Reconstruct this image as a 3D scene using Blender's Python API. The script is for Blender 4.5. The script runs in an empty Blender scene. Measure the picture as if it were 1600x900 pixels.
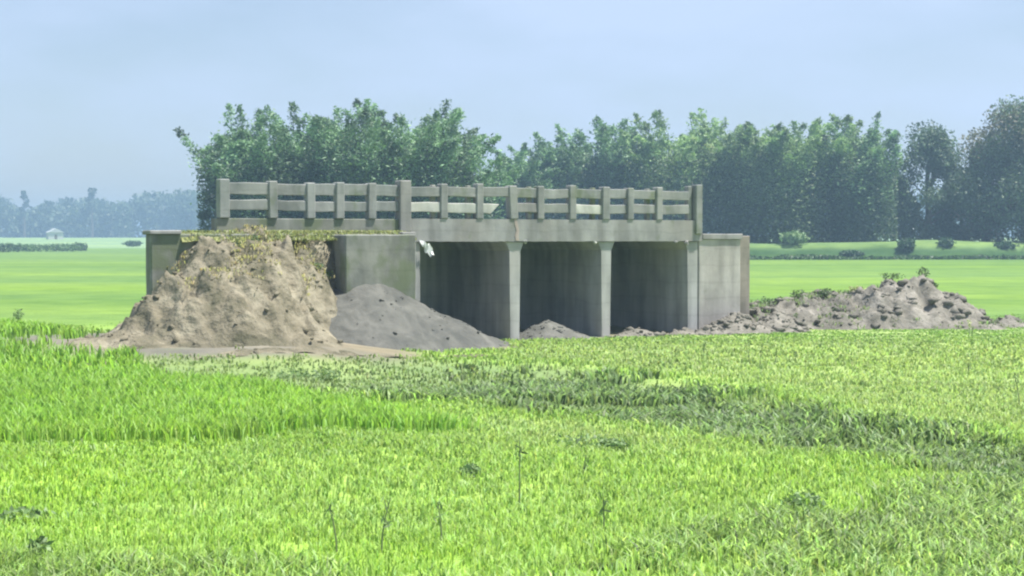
import bpy, bmesh, math, random
import numpy as np
from mathutils import Vector, Matrix, noise as mnoise

R = math.radians
rng = np.random.default_rng(7)
random.seed(7)
C = bpy.context.scene.collection
sc = bpy.context.scene

# ------------------------------------------------------------------ camera, sky, sun, exposure
EYE = 2.87
cam_d = bpy.data.cameras.new("camera")
cam = bpy.data.objects.new("camera", cam_d); C.objects.link(cam)
cam_d.sensor_width = 36.0
cam_d.lens = 56.7
cam_d.clip_end = 9000
cam.location = (0, 0, EYE)
cam.rotation_euler = (R(90 - 1.818), 0, 0)
sc.camera = cam
sc.render.resolution_x, sc.render.resolution_y = 1024, 576
sc.cycles.filter_width = 2.2

SUN_DIR = Vector((0.56, -0.08, 1.35)).normalized()      # towards the sun
el = math.asin(SUN_DIR.z); az = math.atan2(SUN_DIR.x, SUN_DIR.y)
world = bpy.data.worlds.new("World"); sc.world = world
world.use_nodes = True
wn, wl = world.node_tree.nodes, world.node_tree.links
wn.clear()
wo = wn.new('ShaderNodeOutputWorld'); bg = wn.new('ShaderNodeBackground')
sky = wn.new('ShaderNodeTexSky'); sky.sky_type = 'NISHITA'; sky.sun_disc = False
sky.sun_elevation = el; sky.sun_rotation = az
sky.air_density = 1.0; sky.dust_density = 1.2; sky.ozone_density = 1.6
tc = wn.new('ShaderNodeTexCoord'); mp = wn.new('ShaderNodeMapping')
mp.inputs['Scale'].default_value = (1.0, 1.0, 3.2)
ns = wn.new('ShaderNodeTexNoise'); ns.inputs['Scale'].default_value = 4.5
ns.inputs['Detail'].default_value = 4; ns.inputs['Roughness'].default_value = 0.5
cr = wn.new('ShaderNodeValToRGB')
cr.color_ramp.elements[0].position = 0.36; cr.color_ramp.elements[0].color = (0, 0, 0, 1)
cr.color_ramp.elements[1].position = 0.66; cr.color_ramp.elements[1].color = (1, 1, 1, 1)
mulf = wn.new('ShaderNodeMath'); mulf.operation = 'MULTIPLY_ADD'
mulf.inputs[1].default_value = 0.5; mulf.inputs[2].default_value = 0.38
mix = wn.new('ShaderNodeMix'); mix.data_type = 'RGBA'
mix.inputs['B'].default_value = (4.7, 5.75, 7.7, 1)
wl.new(tc.outputs['Generated'], mp.inputs['Vector']); wl.new(mp.outputs[0], ns.inputs['Vector'])
wl.new(ns.outputs['Fac'], cr.inputs[0]); wl.new(cr.outputs[0], mulf.inputs[0])
wl.new(mulf.outputs[0], mix.inputs['Factor']); wl.new(sky.outputs[0], mix.inputs['A'])
wl.new(mix.outputs['Result'], bg.inputs['Color'])
bg.inputs['Strength'].default_value = 0.052
wl.new(bg.outputs[0], wo.inputs['Surface'])

sl = bpy.data.lights.new("sun", 'SUN'); so = bpy.data.objects.new("sun", sl); C.objects.link(so)
sl.energy = 3.3; sl.angle = R(2.5); sl.color = (1.0, 0.96, 0.88)
so.rotation_euler = SUN_DIR.to_track_quat('Z', 'Y').to_euler()

sc.view_settings.view_transform = 'Standard'; sc.view_settings.look = 'None'
sc.view_settings.gamma = 1; sc.view_settings.use_curve_mapping = False
sc.view_settings.exposure = 1.4
sc.cycles.max_bounces = 7; sc.cycles.transparent_max_bounces = 8; sc.cycles.volume_bounces = 0

# ------------------------------------------------------------------ helpers
def prop(o, label=None, cat=None, group=None, kind=None):
    if label: o['label'] = label
    if cat: o['category'] = cat
    if group: o['group'] = group
    if kind: o['kind'] = kind
    return o

def empty(name, loc=(0, 0, 0), rz=0):
    o = bpy.data.objects.new(name, None); C.objects.link(o)
    o.location = loc; o.rotation_euler = (0, 0, rz); o.empty_display_size = 0.3
    return o

def link_mesh(name, me, mat, parent=None):
    o = bpy.data.objects.new(name, me); C.objects.link(o)
    if mat: me.materials.append(mat)
    if parent: o.parent = parent
    return o

def from_bm(name, bm, mat, parent=None, smooth=False):
    me = bpy.data.meshes.new(name)
    bmesh.ops.recalc_face_normals(bm, faces=bm.faces)
    bm.to_mesh(me); bm.free()
    if smooth: me.polygons.foreach_set('use_smooth', [True] * len(me.polygons))
    return link_mesh(name, me, mat, parent)

def np_mesh(name, V, F, mat, parent=None, col=None, smooth=False):
    """V (n,3); F (m,k) all faces with k corners; col (n,3) vertex colours"""
    me = bpy.data.meshes.new(name)
    n, (m, k) = len(V), F.shape
    me.vertices.add(n); me.vertices.foreach_set('co', np.ascontiguousarray(V, dtype=np.float32).ravel())
    me.loops.add(m * k); me.loops.foreach_set('vertex_index', F.astype(np.int32).ravel())
    me.polygons.add(m)
    me.polygons.foreach_set('loop_start', np.arange(0, m * k, k, dtype=np.int32))
    try: me.polygons.foreach_set('loop_total', np.full(m, k, dtype=np.int32))
    except Exception: pass
    if smooth: me.polygons.foreach_set('use_smooth', np.ones(m, dtype=bool))
    me.update(calc_edges=True)
    if col is not None:
        a = me.color_attributes.new('Col', 'FLOAT_COLOR', 'POINT')
        c4 = np.ones((n, 4), dtype=np.float32); c4[:, :3] = col
        a.data.foreach_set('color', c4.ravel())
    me.validate()
    return link_mesh(name, me, mat, parent)

def box(bm, x0, x1, y0, y1, z0, z1, bev=0.0, seg=1):
    r = bmesh.ops.create_cube(bm, size=1)
    M = Matrix.Translation(((x0 + x1) / 2, (y0 + y1) / 2, (z0 + z1) / 2)) @ Matrix.Diagonal((x1 - x0, y1 - y0, z1 - z0, 1))
    bmesh.ops.transform(bm, matrix=M, verts=r['verts'])
    if bev:
        es = list({e for v in r['verts'] for e in v.link_edges})
        bmesh.ops.bevel(bm, geom=es, offset=bev, segments=seg, affect='EDGES')

def prism(bm, poly, y0, y1):
    """poly in (x,z), extruded along y"""
    a = [bm.verts.new((x, y0, z)) for x, z in poly]; b = [bm.verts.new((x, y1, z)) for x, z in poly]
    bm.faces.new(a); bm.faces.new(b[::-1])
    for i in range(len(poly)):
        j = (i + 1) % len(poly)
        bm.faces.new((a[i], b[i], b[j], a[j]))

def roughen(bm, cuts, amp, scale=2.0, seed=0):
    """subdivide and push vertices a little: cast concrete is never a perfect box"""
    if cuts: bmesh.ops.subdivide_edges(bm, edges=bm.edges[:], cuts=cuts, use_grid_fill=True)
    for v in bm.verts:
        p = v.co * scale + Vector((seed, seed * 1.7, 0))
        v.co += mnoise.noise_vector(p) * amp

def vnoise(x, y, seed=0):
    """value noise on arrays, -1..1"""
    x = np.asarray(x, float); y = np.asarray(y, float)
    xi = np.floor(x).astype(np.int64); yi = np.floor(y).astype(np.int64)
    fx = x - xi; fy = y - yi
    fx = fx * fx * (3 - 2 * fx); fy = fy * fy * (3 - 2 * fy)
    def h(a, b):
        n = (a * 374761393 + b * 668265263 + seed * 2147483647) & 0xffffffff
        n = ((n ^ (n >> 13)) * 1274126177) & 0xffffffff
        n = n ^ (n >> 16)
        return (n & 0xffff) / 32767.5 - 1
    return (h(xi, yi) * (1 - fx) + h(xi + 1, yi) * fx) * (1 - fy) + (h(xi, yi + 1) * (1 - fx) + h(xi + 1, yi + 1) * fx) * fy

def fbm(x, y, seed=0, oct=4):
    s = 0; a = 1.0; t = 0
    for i in range(oct):
        s = s + a * vnoise(np.asarray(x) * 2 ** i, np.asarray(y) * 2 ** i, seed + i * 13); t += a; a *= 0.55
    return s / t

def ss(t):
    t = np.clip(t, 0, 1); return t * t * (3 - 2 * t)

def inside(x, y, poly):
    x = np.asarray(x); y = np.asarray(y); c = np.zeros(x.shape, bool)
    n = len(poly)
    for i in range(n):
        x0, y0 = poly[i]; x1, y1 = poly[(i + 1) % n]
        cond = ((y0 > y) != (y1 > y)) & (x < (x1 - x0) * (y - y0) / (y1 - y0 + 1e-12) + x0)
        c ^= cond
    return c

# ------------------------------------------------------------------ materials
def new_mat(name):
    m = bpy.data.materials.new(name); m.use_nodes = True
    nt = m.node_tree; nt.nodes.clear()
    out = nt.nodes.new('ShaderNodeOutputMaterial')
    return m, nt.nodes, nt.links, out

def leaf_mat(name, up=0.6, trans=0.35, rough=0.6, tint=(1.1, 1.25, 0.6), var=0.0):
    m, n, l, out = new_mat(name)
    a = n.new('ShaderNodeAttribute'); a.attribute_name = 'Col'
    g = n.new('ShaderNodeNewGeometry')
    vm = n.new('ShaderNodeMix'); vm.data_type = 'VECTOR'; vm.inputs['Factor'].default_value = up
    vm.inputs['B'].default_value = (0, 0, 1)
    nm = n.new('ShaderNodeVectorMath'); nm.operation = 'NORMALIZE'
    l.new(g.outputs['Normal'], vm.inputs['A']); l.new(vm.outputs['Result'], nm.inputs[0])
    d = n.new('ShaderNodeBsdfDiffuse'); t = n.new('ShaderNodeBsdfTranslucent')
    mc = n.new('ShaderNodeMix'); mc.data_type = 'RGBA'; mc.blend_type = 'MULTIPLY'; mc.inputs['Factor'].default_value = 1
    mc.inputs['B'].default_value = (*tint, 1)
    l.new(a.outputs['Color'], d.inputs['Color']); l.new(a.outputs['Color'], mc.inputs['A'])
    l.new(mc.outputs['Result'], t.inputs['Color'])
    l.new(nm.outputs[0], d.inputs['Normal'])
    ms = n.new('ShaderNodeMixShader'); ms.inputs[0].default_value = trans
    l.new(d.outputs[0], ms.inputs[1]); l.new(t.outputs[0], ms.inputs[2])
    gl = n.new('ShaderNodeBsdfGlossy'); gl.inputs['Roughness'].default_value = rough
    gl.inputs['Color'].default_value = (1, 1, 1, 1)
    m2 = n.new('ShaderNodeMixShader'); m2.inputs[0].default_value = 0.04
    l.new(ms.outputs[0], m2.inputs[1]); l.new(gl.outputs[0], m2.inputs[2])
    l.new(m2.outputs[0], out.inputs['Surface'])
    return m

def concrete(name, base, dark, warm, moss=0.0, bump=0.3, seed=0.0):
    """stained cast concrete: cloudy tone, vertical run-off streaks, form-board lines, fine pitting"""
    m, n, l, out = new_mat(name)
    p = n.new('ShaderNodeBsdfPrincipled'); p.inputs['Roughness'].default_value = 0.92
    p.inputs['Specular IOR Level'].default_value = 0.25
    tc = n.new('ShaderNodeTexCoord')
    mo = n.new('ShaderNodeMapping'); mo.inputs['Location'].default_value = (seed, seed, seed)
    l.new(tc.outputs['Object'], mo.inputs['Vector'])
    n1 = n.new('ShaderNodeTexNoise'); n1.inputs['Scale'].default_value = 1.1; n1.inputs['Detail'].default_value = 7
    n1.inputs['Roughness'].default_value = 0.62
    l.new(mo.outputs[0], n1.inputs['Vector'])
    ms = n.new('ShaderNodeMapping'); ms.inputs['Scale'].default_value = (2.6, 2.6, 0.4)
    l.new(mo.outputs[0], ms.inputs['Vector'])
    n2 = n.new('ShaderNodeTexNoise'); n2.inputs['Scale'].default_value = 1.0; n2.inputs['Detail'].default_value = 5
    l.new(ms.outputs[0], n2.inputs['Vector'])
    r1 = n.new('ShaderNodeValToRGB'); r1.color_ramp.elements[0].position = 0.33; r1.color_ramp.elements[1].position = 0.66
    r1.color_ramp.elements[0].color = (*dark, 1); r1.color_ramp.elements[1].color = (*base, 1)
    l.new(n1.outputs['Fac'], r1.inputs[0])
    r2 = n.new('ShaderNodeValToRGB'); r2.color_ramp.elements[0].position = 0.40; r2.color_ramp.elements[1].position = 0.62
    r2.color_ramp.elements[0].color = (0.6, 0.6, 0.585, 1); r2.color_ramp.elements[1].color = (1, 1, 1, 1)
    l.new(n2.outputs['Fac'], r2.inputs[0])
    mx = n.new('ShaderNodeMix'); mx.data_type = 'RGBA'; mx.blend_type = 'MULTIPLY'; mx.inputs['Factor'].default_value = 0.75
    l.new(r1.outputs[0], mx.inputs['A']); l.new(r2.outputs[0], mx.inputs['B'])
    n3 = n.new('ShaderNodeTexNoise'); n3.inputs['Scale'].default_value = 0.55; n3.inputs['Detail'].default_value = 3
    l.new(mo.outputs[0], n3.inputs['Vector'])
    r3 = n.new('ShaderNodeValToRGB'); r3.color_ramp.elements[0].position = 0.45; r3.color_ramp.elements[1].position = 0.65
    l.new(n3.outputs['Fac'], r3.inputs[0])
    mx2 = n.new('ShaderNodeMix'); mx2.data_type = 'RGBA'; mx2.inputs['B'].default_value = (*warm, 1)
    mm = n.new('ShaderNodeMath'); mm.operation = 'MULTIPLY'; mm.inputs[1].default_value = 0.45
    l.new(r3.outputs[0], mm.inputs[0]); l.new(mm.outputs[0], mx2.inputs['Factor']); l.new(mx.outputs['Result'], mx2.inputs['A'])
    last = mx2.outputs['Result']
    if moss > 0:
        n4 = n.new('ShaderNodeTexNoise'); n4.inputs['Scale'].default_value = 1.7; n4.inputs['Detail'].default_value = 6
        mo4 = n.new('ShaderNodeMapping'); mo4.inputs['Location'].default_value = (seed + 7, 3, 1); mo4.inputs['Scale'].default_value = (1, 1, .7)
        l.new(tc.outputs['Object'], mo4.inputs['Vector']); l.new(mo4.outputs[0], n4.inputs['Vector'])
        r4 = n.new('ShaderNodeValToRGB'); r4.color_ramp.elements[0].position = 0.62 - moss * 0.2; r4.color_ramp.elements[1].position = 0.75 - moss * 0.2
        l.new(n4.outputs['Fac'], r4.inputs[0])
        m4 = n.new('ShaderNodeMath'); m4.operation = 'MULTIPLY'; m4.inputs[1].default_value = 0.7
        l.new(r4.outputs[0], m4.inputs[0])
        mx3 = n.new('ShaderNodeMix'); mx3.data_type = 'RGBA'; mx3.inputs['B'].default_value = (0.13, 0.16, 0.085, 1)
        l.new(m4.outputs[0], mx3.inputs['Factor']); l.new(last, mx3.inputs['A']); last = mx3.outputs['Result']
    wj = n.new('ShaderNodeTexWave'); wj.bands_direction = 'Z'; wj.inputs['Scale'].default_value = 0.62; wj.inputs['Distortion'].default_value = 2.5
    wj.inputs['Detail'].default_value = 3; l.new(tc.outputs['Object'], wj.inputs['Vector'])
    rj = n.new('ShaderNodeValToRGB'); rj.color_ramp.elements[0].position = 0.0; rj.color_ramp.elements[1].position = 0.045
    rj.color_ramp.elements[0].color = (.72, .72, .7, 1); rj.color_ramp.elements[1].color = (1, 1, 1, 1)
    l.new(wj.outputs['Fac'], rj.inputs[0])
    mj = n.new('ShaderNodeMix'); mj.data_type = 'RGBA'; mj.blend_type = 'MULTIPLY'; mj.inputs['Factor'].default_value = 0.3
    l.new(last, mj.inputs['A']); l.new(rj.outputs[0], mj.inputs['B']); last = mj.outputs['Result']
    l.new(last, p.inputs['Base Color'])
    nb = n.new('ShaderNodeTexNoise'); nb.inputs['Scale'].default_value = 22; nb.inputs['Detail'].default_value = 5
    l.new(mo.outputs[0], nb.inputs['Vector'])
    wv = n.new('ShaderNodeTexWave'); wv.bands_direction = 'Z'; wv.inputs['Scale'].default_value = 1.4; wv.inputs['Distortion'].default_value = 0.4
    l.new(mo.outputs[0], wv.inputs['Vector'])
    ad = n.new('ShaderNodeMath'); ad.operation = 'MULTIPLY_ADD'; ad.inputs[1].default_value = 0.05
    l.new(wv.outputs['Fac'], ad.inputs[0]); l.new(nb.outputs['Fac'], ad.inputs[2])
    ad2 = n.new('ShaderNodeMath'); ad2.operation = 'MULTIPLY_ADD'; ad2.inputs[1].default_value = 2.0
    l.new(n1.outputs['Fac'], ad2.inputs[0]); l.new(ad.outputs[0], ad2.inputs[2])
    b = n.new('ShaderNodeBump'); b.inputs['Strength'].default_value = bump; b.inputs['Distance'].default_value = 0.015
    l.new(ad2.outputs[0], b.inputs['Height']); l.new(b.outputs[0], p.inputs['Normal'])
    l.new(p.outputs[0], out.inputs['Surface'])
    return m

def soil(name, c0, c1, c2, scale=1.2, bump=1.0, dist=0.12):
    m, n, l, out = new_mat(name)
    p = n.new('ShaderNodeBsdfPrincipled'); p.inputs['Roughness'].default_value = 0.97
    p.inputs['Specular IOR Level'].default_value = 0.1
    tc = n.new('ShaderNodeTexCoord')
    n1 = n.new('ShaderNodeTexNoise'); n1.inputs['Scale'].default_value = scale; n1.inputs['Detail'].default_value = 8
    n1.inputs['Roughness'].default_value = 0.65; n1.inputs['Distortion'].default_value = 0.6
    l.new(tc.outputs['Object'], n1.inputs['Vector'])
    r = n.new('ShaderNodeValToRGB'); e = r.color_ramp.elements
    e[0].position = 0.34; e[0].color = (*c0, 1); e[1].position = 0.68; e[1].color = (*c2, 1)
    k = e.new(0.5); k.color = (*c1, 1)
    l.new(n1.outputs['Fac'], r.inputs[0]); l.new(r.outputs[0], p.inputs['Base Color'])
    n2 = n.new('ShaderNodeTexNoise'); n2.inputs['Scale'].default_value = scale * 5; n2.inputs['Detail'].default_value = 8
    l.new(tc.outputs['Object'], n2.inputs['Vector'])
    b = n.new('ShaderNodeBump'); b.inputs['Strength'].default_value = bump; b.inputs['Distance'].default_value = dist
    l.new(n2.outputs['Fac'], b.inputs['Height']); l.new(b.outputs[0], p.inputs['Normal'])
    l.new(p.outputs[0], out.inputs['Surface'])
    return m

def plain(name, col, rough=0.8, var=0.2, scale=3):
    m, n, l, out = new_mat(name)
    p = n.new('ShaderNodeBsdfPrincipled'); p.inputs['Roughness'].default_value = rough
    tc = n.new('ShaderNodeTexCoord'); n1 = n.new('ShaderNodeTexNoise'); n1.inputs['Scale'].default_value = scale; n1.inputs['Detail'].default_value = 5
    l.new(tc.outputs['Object'], n1.inputs['Vector'])
    r = n.new('ShaderNodeValToRGB'); r.color_ramp.elements[0].position = .3; r.color_ramp.elements[1].position = .7
    r.color_ramp.elements[0].color = tuple(c * (1 - var) for c in col) + (1,)
    r.color_ramp.elements[1].color = tuple(min(1, c * (1 + var)) for c in col) + (1,)
    l.new(n1.outputs['Fac'], r.inputs[0]); l.new(r.outputs[0], p.inputs['Base Color'])
    l.new(p.outputs[0], out.inputs['Surface'])
    return m

M_grass = leaf_mat('grass_blades', up=0.94, trans=0.5)
M_leaf = leaf_mat('tree_leaves', up=0.22, trans=0.3, tint=(1.1, 1.2, 0.7))
M_conc = concrete('weathered_concrete', (0.36, 0.358, 0.35), (0.25, 0.25, 0.247), (0.30, 0.275, 0.25), moss=0.05)
M_pier = concrete('pale_pier_concrete', (0.45, 0.447, 0.44), (0.35, 0.352, 0.35), (0.44, 0.42, 0.39), seed=17)
M_rail = concrete('railing_concrete', (0.345, 0.35, 0.34), (0.2, 0.215, 0.21), (0.28, 0.28, 0.26), moss=0.25, seed=4)
M_white = concrete('limewashed_concrete', (0.62, 0.62, 0.58), (0.38, 0.39, 0.37), (0.5, 0.48, 0.42), seed=9)
M_old = concrete('mossy_concrete', (0.3, 0.3, 0.275), (0.17, 0.18, 0.16), (0.25, 0.25, 0.2), moss=0.7, seed=2)
M_pale = concrete('pale_wing_concrete', (0.50, 0.475, 0.45), (0.36, 0.34, 0.32), (0.4, 0.35, 0.31), moss=0.05, seed=13)
M_brown = soil('brown_soil', (0.095, 0.092, 0.06), (0.185, 0.165, 0.118), (0.315, 0.285, 0.212), scale=1.0, bump=.9, dist=.14)
M_grey = soil('grey_soil', (0.085, 0.087, 0.08), (0.12, 0.12, 0.108), (0.17, 0.168, 0.15), scale=1.3, bump=0.5, dist=.06)
M_rub = soil('rubble_soil', (0.10, 0.096, 0.08), (0.185, 0.173, 0.147), (0.29, 0.27, 0.235), scale=1.5, bump=.7, dist=.08)
M_sheet = plain('white_plastic', (0.72, 0.73, 0.72), 0.5, 0.15, 6)
M_stalk = plain('dry_stalk', (0.15, 0.19, 0.08), 0.9)
M_wood = plain('bark', (0.12, 0.10, 0.075), 0.95, 0.35)
M_culm = plain('bamboo_culm', (0.13, 0.16, 0.07), 0.7, 0.3)

# ------------------------------------------------------------------ terrain
AX, AY = math.cos(R(30)), math.sin(R(30))
def bw(s, n, z=0):
    """bridge coordinates (along the face, out of the face) -> world"""
    return (s * AX + n * AY, 45 + s * AY - n * AX, z)

RICE = [(-30, 47.5), (-16, 47.2), (-9.6, 38.5), (-7.0, 32.3), (-4.5, 30.0), (-2.6, 27.0), (-1.0, 24.3),
        (-0.5, 23.4), (-1.6, 23.8), (-2.6, 23.9), (-3.4, 22.8), (-3.9, 22.3), (-7.1, 22.3), (-30, 22.6)]
# the weedy drain: a centre line with half widths
DRAIN = [(-9.0, 37.5, 2.0), (-5.4, 35.0, 3.2), (-1.6, 33.0, 4.2), (1.6, 29.5, 3.2), (3.6, 25.0, 2.0), (5.8, 21.5, 1.8), (8.5, 17.5, 2.2), (11, 12, 2.6)]

def drain_d(x, y):
    """signed distance beyond the drain's edge (negative inside), and the fraction along"""
    best = np.full(np.shape(x), 1e9); tt = np.zeros(np.shape(x))
    for i in range(len(DRAIN) - 1):
        x0, y0, w0 = DRAIN[i]; x1, y1, w1 = DRAIN[i + 1]
        dx, dy = x1 - x0, y1 - y0
        t = np.clip(((x - x0) * dx + (y - y0) * dy) / (dx * dx + dy * dy), 0, 1)
        d = np.hypot(x - x0 - t * dx, y - y0 - t * dy) - (w0 + t * (w1 - w0))
        u = d < best
        best = np.where(u, d, best); tt = np.where(u, i + t, tt)
    return best, tt

def ground_z(x, y):
    x = np.asarray(x, float); y = np.asarray(y, float)
    z = 0.05 * fbm(x * 0.25, y * 0.25, 3) + 0.02 * fbm(x * 1.5, y * 1.5, 5, 3)
    z = z * (1 - ss((y - 55) / 30)) 
    z = z + 0.42 * ss((-x - 1.5) / 4) * ss((y - 32.5) / 5) * (1 - ss((y - 43) / 8))
    d, t = drain_d(x, y)
    z = z - 0.28 * ss(-d / 1.3) * ss((t - 0.8) / 1.2)
    z = z + 2.4 * ss((y - 440) / 160)
    return z

FIELD = np.array([0.225, 0.41, 0.05])
def zone(x, y):
    """returns plant height, colour, share of dark coarse plants at ground points"""
    x = np.asarray(x, float); y = np.asarray(y, float)
    w = fbm(x * 0.5, y * 0.5, 21, 3) * 0.45
    d, t = drain_d(x + w, y + w)
    rice = inside(x + w * 0.5, y + w * 0.5, RICE)
    n1 = fbm(x * 0.16, y * 0.22, 31, 3); n2 = fbm(x * 0.9, y * 0.9, 41, 3)
    h = 0.145 + 0.045 * n2
    col = np.empty(x.shape + (3,)); col[:] = (0.305, 0.465, 0.105)
    # lush lime patches in the near paddy
    k = ss((n1 + 0.15) / 0.7)[..., None]
    col = col * (1 - k) + np.array((0.315, 0.50, 0.075)) * k
    # greyer coarse grass towards the lower right and along the bottom
    cz = ss((x - 1.2 + (16.5 - y) * 0.9) / 3.0) * ss((21.5 - y) / 4) * 0.8
    cz = np.maximum(cz, ss((14.6 - y + n2) / 1.2) * 0.5)
    cz = (cz * ss((n2 + 0.75) / 0.8))
    col = col * (1 - cz[..., None]) + np.array((0.275, 0.395, 0.15)) * cz[..., None]
    h = h + 0.12 * cz
    # mid right field beyond the drain
    far = (y > 24) & (x > 1.0) & (d > -0.2)
    f = ss((d + 0.2) / 1.2) * ss((x + 2) / 3) * ss((y - 20) / 3)
    f = np.where(rice, 0, f)[..., None]
    col = col * (1 - f) + (np.array((0.32, 0.43, 0.15)) + 0.03 * n1[..., None]) * f
    # drain
    di = ss((-d + 0.3) / 1.0); di = np.where(rice, 0, di)
    dk = ss((t - 1.7) / 0.9) * (1 - 0.3 * ss((t - 4) / 1.2)) * ss((n2 + 0.2) / 0.3)
    dc = np.array((0.24, 0.33, 0.12)) * (1 - dk[..., None]) + np.array((0.185, 0.28, 0.11)) * dk[..., None]
    col = col * (1 - di[..., None]) + dc * di[..., None]
    h = h * (1 - di) + (0.12 + 0.2 * dk) * di
    coarse = np.maximum(di * dk, cz * 0.55)
    # tall rice
    rc = np.array((0.275, 0.48, 0.07)) * (1 - k) + np.array((0.315, 0.51, 0.075)) * k
    rim = ss((y - 44) / 3)[..., None]
    col = np.where(rice[..., None], rc, col)
    h = np.where(rice, 0.35 + 0.03 * n2, h)
    coarse = np.where(rice, 0, coarse)
    return h, col, coarse, rice

def bare(x, y):
    """how much naked soil shows: round the heaps and before the bridge"""
    dx = x - (-7.5); dy = y - 38.6
    b = ss((1.25 - np.hypot(dx / 5.2, dy / 3.2)) / 0.35)
    b = np.maximum(b, ss((1.2 - np.hypot((x + 3.2) / 3.4, (y - 42.0) / 2.2)) / 0.3))
    s = x * AX + (y - 45) * AY; n = (x * AY - (y - 45) * AX)
    b = np.maximum(b, ss((n + 9) / .5) * ss((1.0 - n) / 0.7) * ss((s + 4) / 1) * ss((7.5 - s) / 1) * 0.85)
    b = np.maximum(b, ss((1.2 - np.hypot((x - 11.5) / 4.8, (y - 52) / 2.4)) / 0.3))
    b = np.maximum(b, 0.75 * ss((1 - np.hypot((x + 9.6) / 2.6, (y - 36.2) / 1.1)) / 0.5))
    return b * ss((fbm(x * 1.3, y * 1.3, 77, 3) + 0.9) / 0.7)

xs = np.concatenate([-np.geomspace(2600, 40, 40)[:-1], np.arange(-40, 40.01, 0.4), np.geomspace(40, 2600, 40)[1:]])
ys = np.concatenate([np.linspace(-400, -10, 12), np.arange(-5, 62, 0.4), np.geomspace(62.4, 2600, 90)])
GX, GY = np.meshgrid(xs, ys)
gz = ground_z(GX, GY)
gh, gc, gco, gri = zone(GX, GY)
farcol = np.array((0.155, 0.262, 0.058)) + 0.02 * fbm(GX * 0.02, GY * 0.05, 9, 3)[..., None]
strip = ss((GX - 4) / 10) * ss((62 - GY) / 12)
kf = ss((GY - 46) / 10)[..., None]
gc = gc * 0.95 * (1 - kf) + farcol * kf
olive = (0.5 * ss((GY - 120) / 120) * (1 - ss((GY - 330) / 80)))[..., None]
gc = gc * (1 - olive) + np.array((0.13, 0.22, 0.07)) * olive
pale = ss((GY - 380) / 60)[..., None]
gc = gc * (1 - pale) + np.array((0.24, 0.36, 0.16)) * pale
bb = bare(GX, GY)[..., None]
soilc = np.array((0.21, 0.195, 0.14)) * (1 + 0.2 * fbm(GX * 2, GY * 2, 55, 3)[..., None])
gc = gc * (1 - bb) + soilc * bb
V = np.stack([GX, GY, gz], -1).reshape(-1, 3)
ny, nx = GX.shape
ii = (np.arange(ny - 1)[:, None] * nx + np.arange(nx - 1)[None, :]).ravel()
F = np.stack([ii, ii + 1, ii + nx + 1, ii + nx], -1)
m, n, l, out = new_mat('field_ground')
p = n.new('ShaderNodeBsdfPrincipled'); p.inputs['Roughness'].default_value = 1; p.inputs['Specular IOR Level'].default_value = 0.05
a = n.new('ShaderNodeAttribute'); a.attribute_name = 'Col'
tcn = n.new('ShaderNodeTexCoord'); mpn = n.new('ShaderNodeMapping'); mpn.inputs['Scale'].default_value = (0.35, 0.35, 1)
l.new(tcn.outputs['Object'], mpn.inputs['Vector'])
nz = n.new('ShaderNodeTexNoise'); nz.inputs['Scale'].default_value = 1.0; nz.inputs['Detail'].default_value = 9; nz.inputs['Roughness'].default_value = 0.65
l.new(mpn.outputs[0], nz.inputs['Vector'])
rr = n.new('ShaderNodeValToRGB'); rr.color_ramp.elements[0].position = .32; rr.color_ramp.elements[1].position = .68
rr.color_ramp.elements[0].color = (.72, .76, .8, 1); rr.color_ramp.elements[1].color = (1.18, 1.12, 1.1, 1)
l.new(nz.outputs['Fac'], rr.inputs[0])
mx = n.new('ShaderNodeMix'); mx.data_type = 'RGBA'; mx.blend_type = 'MULTIPLY'; mx.inputs['Factor'].default_value = 1
l.new(a.outputs['Color'], mx.inputs['A']); l.new(rr.outputs[0], mx.inputs['B']); l.new(mx.outputs['Result'], p.inputs['Base Color'])
mp2 = n.new('ShaderNodeMapping'); mp2.inputs['Scale'].default_value = (0.02, 0.075, 1)
l.new(tcn.outputs['Object'], mp2.inputs['Vector'])
nz2 = n.new('ShaderNodeTexNoise'); nz2.inputs['Scale'].default_value = 1.0; nz2.inputs['Detail'].default_value = 5
l.new(mp2.outputs[0], nz2.inputs['Vector'])
rr2_ = n.new('ShaderNodeValToRGB'); rr2_.color_ramp.elements[0].position = .38; rr2_.color_ramp.elements[1].position = .62
rr2_.color_ramp.elements[0].color = (.8, .84, 1.0, 1); rr2_.color_ramp.elements[1].color = (1.12, 1.06, .95, 1)
l.new(nz2.outputs['Fac'], rr2_.inputs[0])
mx2_ = n.new('ShaderNodeMix'); mx2_.data_type = 'RGBA'; mx2_.blend_type = 'MULTIPLY'; mx2_.inputs['Factor'].default_value = 1
l.new(mx.outputs['Result'], mx2_.inputs['A']); l.new(rr2_.outputs[0], mx2_.inputs['B']); l.new(mx2_.outputs['Result'], p.inputs['Base Color'])
nb = n.new('ShaderNodeTexNoise'); nb.inputs['Scale'].default_value = 4; nb.inputs['Detail'].default_value = 6
l.new(tcn.outputs['Object'], nb.inputs['Vector'])
bp = n.new('ShaderNodeBump'); bp.inputs['Strength'].default_value = .6; bp.inputs['Distance'].default_value = .08
l.new(nb.outputs['Fac'], bp.inputs['Height']); l.new(bp.outputs[0], p.inputs['Normal'])
l.new(p.outputs[0], out.inputs['Surface'])
M_ground = m
g = np_mesh('ground', V, F, M_ground, col=gc.reshape(-1, 3), smooth=True)
prop(g, kind='structure')

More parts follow.
